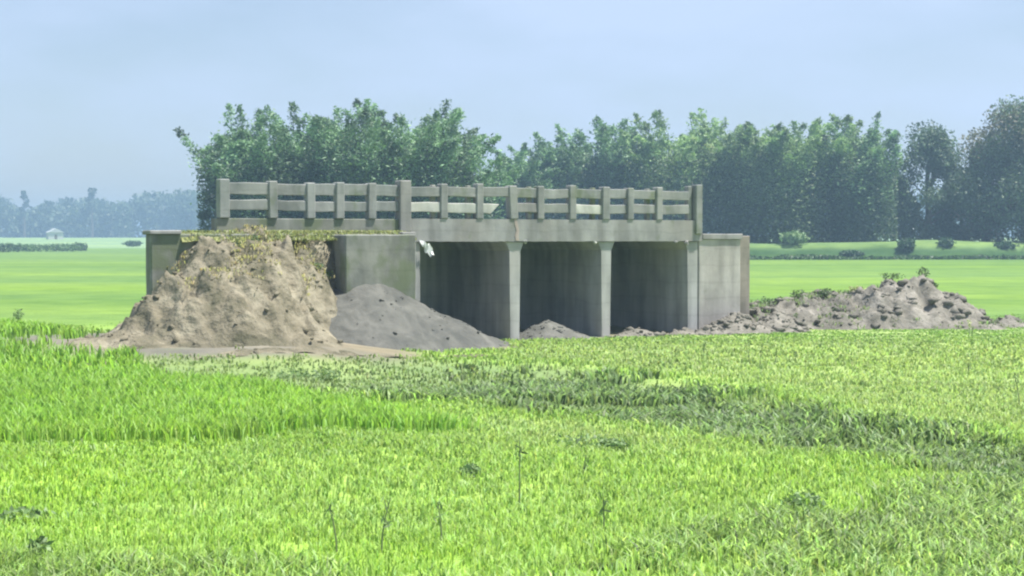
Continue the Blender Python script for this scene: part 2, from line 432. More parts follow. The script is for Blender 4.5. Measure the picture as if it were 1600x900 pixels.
# raised bank under the trees, beyond the right hand field
def bank_profile(y):
    return 2.05 * ss((y - 203) / 5.5) * (1 - ss((y - 262) / 12))
bx = np.arange(-20, 190, 1.5); by = np.concatenate([np.arange(200, 212, .5), np.arange(212, 278, 3)])
BX, BY = np.meshgrid(bx, by)
endf = ss((BX + 20) / 25)
BZ = bank_profile(BY + 1.2 * fbm(BX * .08, BY * 0, 4)) * endf * (1 + 0.10 * fbm(BX * 0.12, BY * 0.12, 8)) - 0.05 + 0.45 * np.exp(-((BX - 54) / 9) ** 2 - ((BY - 213) / 6) ** 2)
bc = np.array((0.155, 0.25, 0.085)) * (1 + 0.12 * fbm(BX * .3, BY * .3, 14)[..., None])
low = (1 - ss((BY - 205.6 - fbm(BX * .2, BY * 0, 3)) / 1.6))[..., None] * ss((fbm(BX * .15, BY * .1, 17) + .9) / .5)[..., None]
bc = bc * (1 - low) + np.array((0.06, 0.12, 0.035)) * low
nyb, nxb = BX.shape
ii = (np.arange(nyb - 1)[:, None] * nxb + np.arange(nxb - 1)[None, :]).ravel()
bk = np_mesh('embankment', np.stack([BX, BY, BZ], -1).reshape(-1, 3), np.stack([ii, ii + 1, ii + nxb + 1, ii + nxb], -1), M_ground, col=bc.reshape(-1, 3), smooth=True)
prop(bk, kind='structure')

# ------------------------------------------------------------------ the culvert bridge
bridge = empty('culvert_bridge', (0, 45, 0), R(30))
prop(bridge, 'old grey three-cell concrete box culvert bridge with post and rail parapet', 'bridge')
DZ = 7.0
bm = bmesh.new(); box(bm, -3.4, 6.6, 0.02, DZ, -0.4, -0.02); from_bm('floor_slab', bm, M_conc, bridge)
def pier(x0, x1, hl, hr):
    bm = bmesh.new()
    zt, zb, hh = 2.738, -0.4, 0.26
    poly = [(x0, zb), (x1, zb)]
    poly += [(x1, zt - hh), (x1 + 0.15, zt)] if hr else [(x1, zt)]
    poly += [(x0 - 0.15, zt), (x0, zt - hh)] if hl else [(x0, zt)]
    prism(bm, poly, 0.0, DZ - 0.02)
    bmesh.ops.bevel(bm, geom=[e for e in bm.edges if abs(e.verts[0].co.y) < .01 and abs(e.verts[1].co.y) < .01], offset=0.02, segments=1, affect='EDGES')
    return from_bm('pier', bm, M_pier, bridge)
pier(-3.2, -2.86, False, False); pier(-0.06, 0.25, True, True); pier(2.99, 3.29, True, True)
p4 = pier(6.05, 6.42, True, False)
# deck slab with a chipped lower front edge
bm = bmesh.new()
N = 90; x0, x1 = -3.34, 6.52
top = []; bot = []
for i in range(N + 1):
    x = x0 + (x1 - x0) * i / N
    e = 0.018 * mnoise.noise(Vector((x * 2.1, 0, 3))) + 0.012 * mnoise.noise(Vector((x * 9, 1, 3)))
    top.append((x, 3.36 + 0.004 * mnoise.noise(Vector((x * 3, 5, 5))))); bot.append((x, 2.74 + max(-0.004, e)))
fy = -0.07
vt = [bm.verts.new((x, fy, z)) for x, z in top]; vb = [bm.verts.new((x, fy, z)) for x, z in bot]
wt = [bm.verts.new((x, DZ, z)) for x, z in top]; wb = [bm.verts.new((x, DZ, 2.742)) for x, z in bot]
for i in range(N):
    bm.faces.new((vb[i], vb[i + 1], vt[i + 1], vt[i])); bm.faces.new((wb[i], wb[i + 1], wt[i + 1], wt[i]))
    bm.faces.new((vt[i], vt[i + 1], wt[i + 1], wt[i])); bm.faces.new((vb[i], vb[i + 1], wb[i + 1], wb[i]))
bm.faces.new((vb[0], vt[0], wt[0], wb[0])); bm.faces.new((vb[N], vt[N], wt[N], wb[N]))
from_bm('deck_slab', bm, M_conc, bridge)
# the approach kerb beam on the left
bm = bmesh.new(); box(bm, -8.62, -3.36, -0.04, 0.36, 2.86, 3.34, 0.015); roughen(bm, 0, 0)
from_bm('kerb_beam', bm, M_old, bridge)
# pinkish mortar strip at the joint over the second pier
bm = bmesh.new()
zz = [2.76, 2.9, 3.04, 3.2, 3.35, 3.46]; jx = [0.13, 0.11, 0.14, 0.10, 0.07, 0.02]; jw = [.05, .06, .045, .05, .04, .03]
a_ = [bm.verts.new((x - w, fy - 0.012, z)) for x, w, z in zip(jx, jw, zz)]; b_ = [bm.verts.new((x + w, fy - 0.012, z)) for x, w, z in zip(jx, jw, zz)]
for i in range(5): bm.faces.new((a_[i], b_[i], b_[i + 1], a_[i + 1]))
r = bmesh.ops.extrude_face_region(bm, geom=bm.faces[:]); bmesh.ops.translate(bm, verts=[v for v in r['geom'] if isinstance(v, bmesh.types.BMVert)], vec=(0, 0.03, 0))
js = from_bm('mortar_joint', bm, concrete('pinkish_mortar', (0.5, 0.42, 0.38), (0.4, 0.34, 0.31), (0.45, 0.38, 0.33)), bridge)
# posts
def post(x, w, z0, z1, y0=-0.10, y1=0.16, mat=None, tilt=0, seed=0, name='post'):
    bm = bmesh.new(); box(bm, x - w / 2, x + w / 2, y0, y1, z0, z1, 0.022, 1)
    for v in bm.verts:
        v.co.x += tilt * (v.co.z - z0) + 0.006 * mnoise.noise(v.co * 3 + Vector((seed, 0, 0)))
    return from_bm(name, bm, mat or M_rail, bridge)
PX = [-8.42, -7.10, -6.06, -5.24, -4.32]
for i, x in enumerate(PX):
    post(x, 0.28 if i == 0 else 0.235, 3.342, 4.29 + (0.04 if i == 0 else 0.015 * math.sin(i * 2.3)), seed=i, tilt=0.012 * math.sin(i * 5))
post(-3.36, 0.34, 3.0, 4.38, -0.14, 0.2, M_conc, name='joint_post')
PX2 = [-2.17, -1.06, 0.03, 0.895, 1.96, 3.09, 3.94, 4.96]
for i, x in enumerate(PX2):
    post(x, 0.26 if i in (2, 5) else 0.22, 3.363, 4.31 + 0.025 * math.sin(i * 1.9), seed=i + 9, tilt=-0.05 if i == 2 else 0.012 * math.sin(i * 3.1))
post(6.36, 0.24, 2.95, 4.42, -0.15, 0.12, M_rail, name='end_post')
post(6.12, 0.15, 3.363, 4.38, 0.0, 0.2, M_rail)
# extra slim posts standing behind some of the front ones
for x in (-2.42, -1.33, 0.62, 2.75, 4.66):
    post(x, 0.13, 3.363, 4.28, 0.05, 0.22, M_old)
allp = PX + [-3.36] + PX2 + [6.12]
allp = sorted(allp)
for i in range(len(allp) - 1):
    xa, xb = allp[i] + 0.07, allp[i + 1] - 0.07
    left = allp[i] < -3.4
    for lv, (z0, z1) in enumerate(((3.965, 4.25), (3.535, 3.80))):
        za, zb = z0, z1
        if left: za, zb = z0 + (0.0 if lv else -0.02), z1
        white = lv == 1 and -3.4 <= allp[i] < -0.6
        if not left and lv == 0: zb -= 0.02
        xe = xb
        broken = lv == 1 and abs(allp[i] + 1.06) < .01
        if broken: xe = xa + 0.5
        bm = bmesh.new(); box(bm, xa, xe, -0.05 + 0.01 * math.sin(i * 7), 0.07, za, zb, 0.015)
        bmesh.ops.subdivide_edges(bm, edges=[e for e in bm.edges if abs(e.verts[0].co.x - e.verts[1].co.x) > .3], cuts=4)
        for v in bm.verts:
            v.co += mnoise.noise_vector(v.co * 2.5 + Vector((i * 3, lv * 5, 0))) * 0.016; v.co.z += 0.014 * math.sin(i * 4.7 + lv * 2) + 0.02 * math.sin(i * 2.9 + lv) * (v.co.x - xa - .4)
            if broken:
                t = (v.co.x - xa) / (xe - xa); v.co.x -= 0.16 * t * (v.co.z < za + .1); v.co.x += 0.06 * t * math.sin(v.co.z * 60); v.co.z -= .03 * t
        lighter = white or (lv == 1 and not left and i % 2 == 0)
        o = from_bm('rail', bm, M_white if white or (lv == 1 and abs(allp[i] - 1.96) < .01) else (M_conc if lighter else M_rail), bridge)
        if broken: o['label'] = 'broken white middle rail stub'
        elif white: o['label'] = 'whitewashed middle rail'
# left abutment block and right wing walls
bm = bmesh.new(); box(bm, -5.69, -3.69, -1.4, -0.52, -0.3, 2.93, 0.03); roughen(bm, 5, 0.018, 1.8, 3)
from_bm('abutment', bm, M_old, bridge)
bm = bmesh.new(); box(bm, -3.70, -3.30, -0.62, -0.16, -0.3, 3.0, 0.02); from_bm('abutment_pilaster', bm, M_conc, bridge)
bm = bmesh.new(); box(bm, 6.43, 8.0, -0.03, 0.34, -0.3, 2.80, 0.02); roughen(bm, 4, 0.012, 1.6, 8)
from_bm('wing_wall', bm, M_pale, bridge)
bm = bmesh.new(); box(bm, 6.53, 8.05, -0.09, 0.40, 2.79, 2.96, 0.02); roughen(bm, 2, 0.008, 2, 5)
from_bm('wall_cap', bm, M_conc, bridge)
bm = bmesh.new(); box(bm, 8.05, 8.48, 0.12, 3.2, -0.3, 2.9, 0.02); roughen(bm, 3, 0.014, 1.7, 2)
wr = from_bm('wing_wall', bm, concrete('brown_wing_concrete', (0.34, 0.31, 0.27), (0.22, 0.2, 0.17), (0.3, 0.25, 0.2), moss=0.2, seed=22), bridge)
wr['label'] = 'browner return wing wall'
# spalled lumps hanging at the soffit
for (x, z, r_) in ((2.72, 2.71, .055), (5.55, 2.72, .07), (5.95, 2.68, .08), (0.4, 2.73, .05)):
    bm = bmesh.new(); bmesh.ops.create_icosphere(bm, subdivisions=2, radius=r_, matrix=Matrix.Translation((x, -0.05, z)))
    for v in bm.verts: v.co += mnoise.noise_vector(v.co * 9) * 0.05
    from_bm('spalled_lump', bm, M_white if x < 3 and x > 1 else M_conc, bridge)

# left retaining wall
rw = empty('retaining_wall', bw(-10.45, 0.05), R(30))
prop(rw, 'long mossy grey retaining wall behind the brown soil heap, left end in shade', 'wall')
bm = bmesh.new(); box(bm, 0, 7.12, -0.45, 0.0, -0.3, 2.95, 0.03); roughen(bm, 6, 0.016, 1.5, 6)
from_bm('wall_body', bm, M_old, rw)
bm = bmesh.new(); box(bm, -0.06, 0.75, -0.52, 0.06, 2.93, 3.03, 0.02); roughen(bm, 2, 0.01, 2, 1)
from_bm('coping', bm, M_conc, rw)
# soil fill of the approach behind it
bm = bmesh.new()
pl = [(-9.9, -0.03), (-3.42, -0.03), (-3.42, 6.9), (-7.6, 6.9)]
a_ = [bm.verts.new((*bw(s + (.0 if k in (0, 3) else 0), -y)[:2], 2.84)) for k, (s, y) in enumerate(pl)]
b_ = [bm.verts.new((*bw(s, -y)[:2], -0.3)) for s, y in pl]
bm.faces.new(a_); bm.faces.new(b_[::-1])
for i in range(4): bm.faces.new((a_[i], b_[i], b_[(i + 1) % 4], a_[(i + 1) % 4]))
fill = from_bm('approach_fill', bm, M_brown)
prop(fill, kind='structure')

# ------------------------------------------------------------------ soil heaps
def heap(name, fn, s0, s1, n0, n1, step, mat, label, cat, clod_mat, nclods, clod=(0.03, 0.1), world_frame=False, seed=1, amp=0.10):
    """heap surface as a height field over (s,n); clods scattered over it"""
    base = empty(name, (0, 45, 0) if not world_frame else ((s0 + s1) / 2, (n0 + n1) / 2, 0), R(30) if not world_frame else 0)
    prop(base, label, cat)
    S, Nn = np.meshgrid(np.arange(s0, s1 + 1e-6, step), np.arange(n0, n1 + 1e-6, step))
    H0 = fn(S, Nn)
    H = np.where(H0 > -.5, H0 + 0.10 * fbm(S * 1.6, Nn * 1.6, seed + 31, 4) * (H0 < .35), H0)
    def wxy(s, n_):
        if world_frame: return s, n_
        return s * AX + n_ * AY, 45 + s * AY - n_ * AX
    WX, WY = wxy(S, Nn)
    rg = fbm(S * 1.3, Nn * 1.3, seed, 5); rdg = 1 - np.abs(fbm(S * 1.7 + 5, Nn * 0.5, seed + 3, 4)) * 2
    edge = ss(H / 0.5)
    Hn = H + edge * (amp * 1.8 * rg + amp * 1.2 * (rdg - 0.5) + amp * 0.6 * (1 - 2 * np.abs(fbm(S * 2.6, Nn * 2.6, seed + 17, 3))) * 0.6 + amp * 0.4 * fbm(S * 5, Nn * 5, seed + 9, 3))
    Z = ground_z(WX, WY) + np.where(H > 0, Hn, np.maximum(H * 1.0, -0.5)) - 0.015
    if world_frame: L = np.stack([S - base.location.x, Nn - base.location.y, Z], -1)
    else: L = np.stack([S, -Nn, Z], -1)
    k, j = S.shape
    ii = (np.arange(k - 1)[:, None] * j + np.arange(j - 1)[None, :]).ravel()
    F = np.stack([ii, ii + 1, ii + j + 1, ii + j], -1)
    hv = H.ravel()
    keep = (hv[F] > -0.12).any(1)
    np_mesh('soil_mass', L.reshape(-1, 3), F[keep], mat, base, smooth=True)
    # clods
    ico = bmesh.new(); bmesh.ops.create_icosphere(ico, subdivisions=1, radius=1)
    iv = np.array([v.co[:] for v in ico.verts]); ifc = np.array([[v.index for v in f.verts] for f in ico.faces]); ico.free()
    rg_ = np.random.default_rng(seed)
    Vs = []; Fs = []; c = 0; tries = 0
    flat = L.reshape(-1, 3); prob = np.clip(hv, 0, 0.5) + 0.1 * (hv > 0); prob = prob / prob.sum()
    idx = rg_.choice(len(flat), nclods, p=prob)
    for q in idx:
        r_ = clod[0] + (clod[1] - clod[0]) * rg_.random() ** 4.5
        v = iv * (1 + 0.35 * rg_.standard_normal((len(iv), 1))) * r_ * np.array([1.2, 1, 0.75]) * (0.8 + 0.4 * rg_.random(3))
        v = v + flat[q] + np.append(rg_.normal(0, step * .5, 2), -0.1 * r_)
        Vs.append(v); Fs.append(ifc + c); c += len(iv)
    if Vs:
        o = np_mesh('clods', np.concatenate(Vs), np.concatenate(Fs), clod_mat, base); o['kind'] = 'stuff'
    return base, (flat, hv)

def f_brown(s, n):
    ds = s + 7.75 + 0.2 * np.clip(n, 0, 5)
    r = np.hypot(np.where(ds < 0, ds / 3.75, ds / np.clip(4.0 - 0.88 * n, 1.1, 9)), np.clip(n - 0.9, 0, 9) / 3.4)
    h = 2.12 * np.clip((1 - r) / 0.60, -0.3, 1.0)
    # a spur running down to the right foot
    t = np.clip(n / 4.2, 0, 1)
    cs = -6.7 - 1.3 * t
    h = np.maximum(h, (1.9 * (1 - t) + 0.15) * np.clip(1 - np.abs(s - cs) / 1.1, -0.2, 1) * (n < 4.4) )
    # top against the kerb
    h = np.where((n < 0.75) & (s > -9.2) & (s < -5.6), np.maximum(h, 2.2 + 0.2 * ss((0.8 - n) / 0.6)), h)
    # low apron to the left
    h = np.maximum(h, 0.35 * (1 - np.hypot((s + 11.0) / 1.9, (n - 1.9) / 1.6)))
    return np.where(n < 0.08, -1, h)
hb, hbd = heap('soil_heap', f_brown, -13.6, -3.4, -0.1, 5.4, 0.07, M_brown, 'tall brown earth heap slumped against the retaining wall left of the culvert', 'soil heap', M_brown, 520, (0.01, 0.09), seed=5, amp=0.24)
fl_, hv_ = hbd
rgh = np.random.default_rng(12)
pz = np.clip(hv_ - 1.1, 0, 1) * (fbm(fl_[:, 0] * 1.2, fl_[:, 1] * 1.2, 91, 3) > .05)
qq = rgh.choice(len(fl_), 420, p=pz / pz.sum())
sw = fl_[qq]; swx = sw[:, 0] * AX - sw[:, 1] * AY; swy = 45 + sw[:, 0] * AY + sw[:, 1] * AX
HEAP_STRAW = (swx, swy, sw[:, 2])
def f_grey(s, n):
    ds = s + 5.0
    r = np.hypot(np.where(ds < 0, ds / 2.2, ds / 4.1), (n - 1.0) / 2.4)
    h = 1.66 * np.clip((1.0 - r) / 0.93, -0.3, 1.0)
    return h
heap('soil_heap', f_grey, -7.0, 0.4, -1.6, 4.0, 0.06, M_grey, 'smooth grey soil heap sliding into the first culvert cell', 'soil heap', M_grey, 220, (0.01, 0.06), seed=11, amp=0.055)
def f_cell(s, n): return 0.52 * (1 - np.hypot((s - 1.5) / 1.25, (n + 0.5) / 1.1))
heap('soil_heap', f_cell, 0.3, 2.9, -1.7, 0.7, 0.05, M_grey, 'small grey mound on the floor of the middle culvert cell', 'soil heap', M_grey, 160, (0.015, 0.07), seed=15, amp=0.05)
def f_foot(s, n):
    a = 0.62 * (1 - np.hypot((s - 7.2) / 1.5, (n - 0.75) / 0.85)); b = 0.55 * (1 - np.hypot((s - 8.9) / 1.2, (n - 0.6) / 0.9))
    return np.maximum(np.maximum(a, b), np.maximum(0.20 * (1 - np.hypot((s - 4.0) / 0.9, (n - 0.35) / 0.5)), .12 * (1 - np.hypot((s - 5.8) / 0.8, (n - 0.35) / 0.5))))
heap('rubble_heap', f_foot, 3.0, 10.2, -0.3, 1.7, 0.05, M_rub, 'low brown rubble at the foot of the pale right wing wall', 'rubble heap', M_rub, 420, (0.03, 0.14), seed=19, amp=0.08)
prof_x = [7.0, 7.8, 8.6, 9.6, 10.6, 11.6, 12.4, 13.2, 13.8, 14.4, 15.0, 15.5]
prof_h = [-.1, .58, .74, .86, .98, 1.16, 1.26, 1.40, 1.10, 0.78, 0.35, -.1]
def f_right(x, y):
    hc = np.interp(x, prof_x, prof_h)
    w = 2.4
    h = hc * np.clip((1 - np.abs(y - 52.0) / w) / 0.8, -0.2, 1)
    h = np.maximum(h, 0.42 * (1 - np.hypot((x - 15.9) / 0.75, (y - 51.6) / 0.8)))
    return np.maximum(h, 0.30 * (1 - np.hypot((x - 17.2) / 0.7, (y - 51.8) / 0.7)))
hr_, hrd = heap('rubble_heap', f_right, 6.8, 18.2, 49.0, 55.0, 0.08, M_rub, 'long brown heap of dug soil and rubble in the right-hand field', 'rubble heap', M_rub, 900, (0.015, 0.18), world_frame=True, seed=23, amp=0.17)

# white scrap hanging at the corner of the first cell
bm = bmesh.new()
pts = [(-2.95, 2.78), (-2.82, 2.76), (-2.71, 2.66), (-2.66, 2.70), (-2.55, 2.55), (-2.52, 2.36), (-2.58, 2.40), (-2.62, 2.31), (-2.70, 2.44), (-2.76, 2.43), (-2.80, 2.58), (-2.87, 2.61)]
prism(bm, pts, -0.13, -0.105)
bmesh.ops.triangulate(bm, faces=bm.faces[:])
bmesh.ops.subdivide_edges(bm, edges=bm.edges[:], cuts=2)
for v in bm.verts: v.co.y += 0.07 * mnoise.noise(v.co * 7)
sb = from_bm('plastic_scrap', bm, M_sheet); sb.location = (0, 45, 0); sb.rotation_euler = (0, 0, R(30))
prop(sb, 'torn white plastic scrap hanging at the upper left corner of the first cell', 'scrap')

# ------------------------------------------------------------------ grass and rice
def blades(name, px, py, pz, H, COL, nb, wid, lean, label, cat, tip=0.25, spread=0.10, seed=3, col_jit=0.14):
    rg = np.random.default_rng(seed)
    P = len(px); n = P * nb
    x = np.repeat(px, nb) + rg.normal(0, spread, n); y = np.repeat(py, nb) + rg.normal(0, spread, n); z = np.repeat(pz, nb) - 0.02
    h = np.repeat(H, nb) * rg.uniform(0.65, 1.08, n)
    w = np.repeat(wid, nb) * rg.uniform(0.7, 1.3, n)
    th = rg.uniform(0, 2 * np.pi, n); ph = rg.uniform(0, np.pi, n)
    ln = np.repeat(lean, nb) * rg.uniform(0.1, 1.0, n) * h
    dx, dy = np.cos(th) * ln, np.sin(th) * ln
    wx, wy = np.cos(ph) * w / 2, np.sin(ph) * w / 2
    V = np.empty((n, 5, 3), dtype=np.float32)
    V[:, 0] = np.stack([x - wx, y - wy, z], -1); V[:, 1] = np.stack([x + wx, y + wy, z], -1)
    mx_, my_, mz = x + dx * 0.3, y + dy * 0.3, z + h * 0.6
    V[:, 2] = np.stack([mx_ + wx * .9, my_ + wy * .9, mz], -1); V[:, 3] = np.stack([mx_ - wx * .9, my_ - wy * .9, mz], -1)
    V[:, 4] = np.stack([x + dx, y + dy, z + h * (1 - 0.25 * np.repeat(lean, nb))], -1)
    b = np.arange(n)[:, None] * 5
    T = np.concatenate([b + np.array([[0, 1, 2]]), b + np.array([[0, 2, 3]]), b + np.array([[3, 2, 4]])])
    c = np.repeat(COL, nb, 0) * (1 + col_jit * rg.standard_normal((n, 1))) * (1 + 0.05 * rg.standard_normal((n, 3)))
    yel = (rg.random(n) < 0.015)[:, None]
    c = np.where(yel, c * np.array([1.35, 1.12, 1.2]), c)
    c = np.clip(c, 0.01, 0.7)
    cc = np.repeat(c[:, None, :], 5, 1)
    cc[:, 4] *= 1 + tip * 0.2
    o = np_mesh(name, V.reshape(-1, 3), T, M_grass, col=cc.reshape(-1, 3))
    prop(o, label, cat, kind='stuff')
    return o

def scatter(y0, y1, dens, seed):
    rg = np.random.default_rng(seed)
    n = int(dens * (y1 - y0) * (0.34 * (y1 + y0) + 5))
    y = np.sqrt(rg.uniform(y0 ** 2, y1 ** 2, n)); x = rg.uniform(-1, 1, n) * (0.34 * y + 2.5)
    return x, y
X, Y = [], []; 
for k, (a0, a1, dn) in enumerate(((11.0, 17, 120), (17, 23, 90), (23, 31, 60), (31, 47, 26), (47, 66, 20))):
    x_, y_ = scatter(a0, a1, dn, 100 + k); X.append(x_); Y.append(y_)
X = np.concatenate(X); Y = np.concatenate(Y)
Hh, Cc, Co, Ri = zone(X, Y)
rq = np.random.default_rng(5)
sB = X * AX + (Y - 45) * AY; nB = X * AY - (Y - 45) * AX
fade = np.where(X > 0, ss((Y - 52) / 10), ss((Y - 43) / 11))
blocked = (bare(X, Y) > rq.uniform(0.35, 1.0, len(X)))
blocked |= (sB > -10.6) & (sB < 8.7) & (nB < 0.25) & (nB > -8)
blocked |= (sB > -10.6) & (sB < -3.3) & (nB < 1.5) & (nB > -8)
blocked |= (f_brown(sB, nB) > 0.02) | ((f_grey(sB, nB) > 0.02) & (nB < 4)) | (f_right(X, Y) > 0.05)
ok = ~blocked & (rq.random(len(X)) > fade)
Z = ground_z(X, Y)
wb_ = 0.010 + 0.0010 * (Y - 12)
Cj = Cc * (1 + 0.07 * fbm(X * 1.1, Y * 1.1, 61, 3)[:, None] + 0.16 * fbm(X * .3, Y * .3, 67, 3)[:, None])
sel = ok & ~Ri & (Y > 47)
fc = (np.array((0.155, 0.262, 0.058)) * 1.3)
kk = np.where(Ri, 0, ss((Y - 41) / 7))[:, None]
Cj = Cj * (1 - kk) + fc * kk
Hh = np.where(Ri, Hh, Hh * (1 - 0.6 * ss((Y - 41) / 9)))
s1_ = ok & ~Ri & (Co < 0.25)
blades('grass', X[s1_], Y[s1_], Z[s1_], Hh[s1_], Cj[s1_], 6, wb_[s1_], np.full(s1_.sum(), 0.7), 'bright lime green short paddy grass filling the open fields', 'grass', seed=31, col_jit=.05)
s2_ = ok & Ri
blades('rice_crop', X[s2_], Y[s2_], Z[s2_], Hh[s2_], Cj[s2_], 7, wb_[s2_], np.full(s2_.sum(), 0.55), 'dense taller block of vivid green young rice on the left', 'rice', seed=32, spread=0.13, col_jit=0.05)
s3_ = ok & ~Ri & (Co >= 0.25)
cfac = rq.choice([0.7, 1.0, 1.3], len(X), p=[.35, .4, .25])
blades('weedy_grass', X[s3_], Y[s3_], Z[s3_], Hh[s3_] * 1.2, Cj[s3_] * cfac[s3_][:, None], 6, wb_[s3_] * 1.7, np.full(s3_.sum(), 0.8), 'coarse grey-green weeds and rank grass along the drain', 'weeds', seed=33, spread=0.09, col_jit=0.22)
# light seed tips scattered in the near paddy
x_, y_ = scatter(12, 24, 2.0, 300); h_, c_, co_, ri_ = zone(x_, y_)
q = ~ri_
blades('pale_grass_tufts', x_[q], y_[q], ground_z(x_[q], y_[q]), h_[q] * 1.35, np.tile([[0.37, 0.54, 0.19]], (q.sum(), 1)), 5, np.full(q.sum(), 0.018), np.full(q.sum(), 0.9), 'pale yellow-green arching tufts dotted through the near field', 'grass', seed=34, spread=0.04)
# yellowed bank grass on top of the fill below the railing
rgx = np.random.default_rng(8); n_ = 1500
s_ = rgx.uniform(-9.6, -3.5, n_); nn = rgx.uniform(0.02, 0.85, n_)
zz_ = 2.80 + 0.20 * ss((0.8 - nn) / .6)
keepb = rgx.random(n_) < 0.25 + 0.75 * ss((s_ + 8.3) / 2)
s_, nn, zz_ = s_[keepb], nn[keepb], zz_[keepb]
wx_ = s_ * AX + nn * AY; wy_ = 45 + s_ * AY - nn * AX
bm = bmesh.new()
prev = None; K = 60
for i in range(K + 1):
    s = -9.7 + 6.25 * i / K
    e = 0.05 * mnoise.noise(Vector((s * 2, 0, 0)))
    ring = [bm.verts.new(bw(s, nq, zq + e)) for nq, zq in ((0.62, 2.75), (0.5, 2.87), (0.3, 2.95), (0.05, 2.99), (0.05, 2.7))]
    if prev:
        for a in range(5): bm.faces.new((prev[a], ring[a], ring[(a + 1) % 5], prev[(a + 1) % 5]))
    else: bm.faces.new(ring)
    prev = ring
bm.faces.new(prev[::-1])
o = from_bm('verge', bm, soil('olive_turf', (0.12, 0.13, 0.06), (0.22, 0.24, 0.10), (0.33, 0.34, 0.16), 2.5)); prop(o, kind='structure')
blades('verge_grass', wx_, wy_, zz_, np.full(len(wx_), 0.09), np.tile([[0.26, 0.29, 0.13]], (len(wx_), 1)), 6, np.full(len(wx_), 0.03), np.full(len(wx_), 0.9), 'straw-yellow turf on the retaining wall top below the railing', 'grass', seed=35)

fr_, hr2 = hrd
rgr = np.random.default_rng(17)
xw = fr_[:, 0] + hr_.location.x; yw = fr_[:, 1] + hr_.location.y
pz = np.clip(hr2, 0, .6) * ss((12.2 - xw) / 3.5) * (fbm(xw * 1.5, yw * 1.5, 93, 3) > -.05) + .12 * (hr2 > .02) * (hr2 < .25)
qq = rgr.choice(len(fr_), 520, p=pz / pz.sum())
blades('rubble_weeds', xw[qq], yw[qq], fr_[qq, 2], np.full(520, .15), np.tile([[0.14, 0.20, 0.085]], (520, 1)) * rgr.uniform(.7, 1.6, (520, 1)), 5, np.full(520, .03), np.full(520, .9), 'low grey-green weeds growing over the left shoulder of the right rubble heap', 'weeds', seed=37)
blades('dry_straw', *HEAP_STRAW, np.full(420, .13), np.tile([[0.33, 0.31, 0.15]], (420, 1)), 5, np.full(420, .028), np.full(420, 1.4), 'straw and dry grass caught on the upper slope of the brown earth heap', 'straw', seed=36)
# ------------------------------------------------------------------ single weeds and stalks
def tube(bm, pts, rads, sides=6):
    prev = None
    for k, (p_, r_) in enumerate(zip(pts, rads)):
        d = (pts[min(k + 1, len(pts) - 1)] - pts[max(k - 1, 0)]).normalized()
        u = d.orthogonal().normalized(); v = d.cross(u)
        ring = [bm.verts.new(p_ + (u * math.cos(2 * math.pi * j / sides) + v * math.sin(2 * math.pi * j / sides)) * r_) for j in range(sides)]
        if prev:
            for j in range(sides): bm.faces.new((prev[j], ring[j], ring[(j + 1) % sides], prev[(j + 1) % sides]))
        else: bm.faces.new(ring)
        prev = ring
    bm.faces.new(prev)

def leafset(n, centre_fn, size, asp, col, jit, seed, droop=0.0, mat=None, name='foliage', parent=None):
    """n leaf-shaped faces; centre_fn(rg,n)->(n,3) local centres"""
    rg = np.random.default_rng(seed)
    c = centre_fn(rg, n); n = len(c)
    d = rg.standard_normal((n, 3)); d[:, 2] = d[:, 2] * (1 - droop) - droop * 1.2; d /= np.linalg.norm(d, axis=1)[:, None]
    e = np.cross(d, rg.standard_normal((n, 3))); e /= np.linalg.norm(e, axis=1)[:, None] + 1e-9
    L = size * rg.uniform(0.6, 1.3, (n, 1)); W = L * asp
    V = np.stack([c - d * L * .5, c + e * W * .5 - d * L * .1, c + d * L * .5, c - e * W * .5 - d * L * .1], 1)
    F = np.arange(n * 4).reshape(n, 4)
    base = np.array(col) * (1 + jit * rg.standard_normal((n, 1)))
    cc = np.repeat(np.clip(base, .005, .6)[:, None, :], 4, 1).reshape(-1, 3)
    return np_mesh(name, V.reshape(-1, 3), F, mat or M_leaf, parent, col=cc)

def on_ground(pxl, pyl, zoff=0.0):
    """ground point from the photo's 1600x900 pixel, flat ground"""
    d = 2520 * (EYE - zoff) / (pyl - 370); return ((pxl - 800) / 2520 * d, d)

stalks = [(812, 800, .75), (690, 862, .42), (595, 868, .5), (525, 870, .48), (912, 745, .26), (640, 0, 0), (945, 835, .38), (1188, 575, .55), (1172, 570, .45), (1212, 572, .35),
          (1245, 572, .35), (1515, 590, .3), (1520, 532, .3), (1595, 640, .6), (1100, 552, .3), (370, 640, 0)]
names = ['tallest thin dark stalk in the middle of the near field', 'short thick dark stalk standing near the bottom edge', 'thin stalk left of the short thick one near the bottom edge',
         'leftmost thin stalk of the near row at the bottom edge', 'small bent stalk beside the dark clump in the near field', '', 'thin stalk in the near grass right of centre',
         'tallest dark stalk of the row before the right wing wall', 'slanting stalk at the left of the row before the right wing wall', 'short leaning stalk right of the tallest one in the mid field row',
         'last short stalk at the right of the mid field row', 'lone thin stalk standing in the right mid field', 'dark stalk beside the pale flower spike before the rubble', 'thick dark stalk at the right edge of the mid field',
         'tiny dark stalk in the yellow grass before the last cell', '']
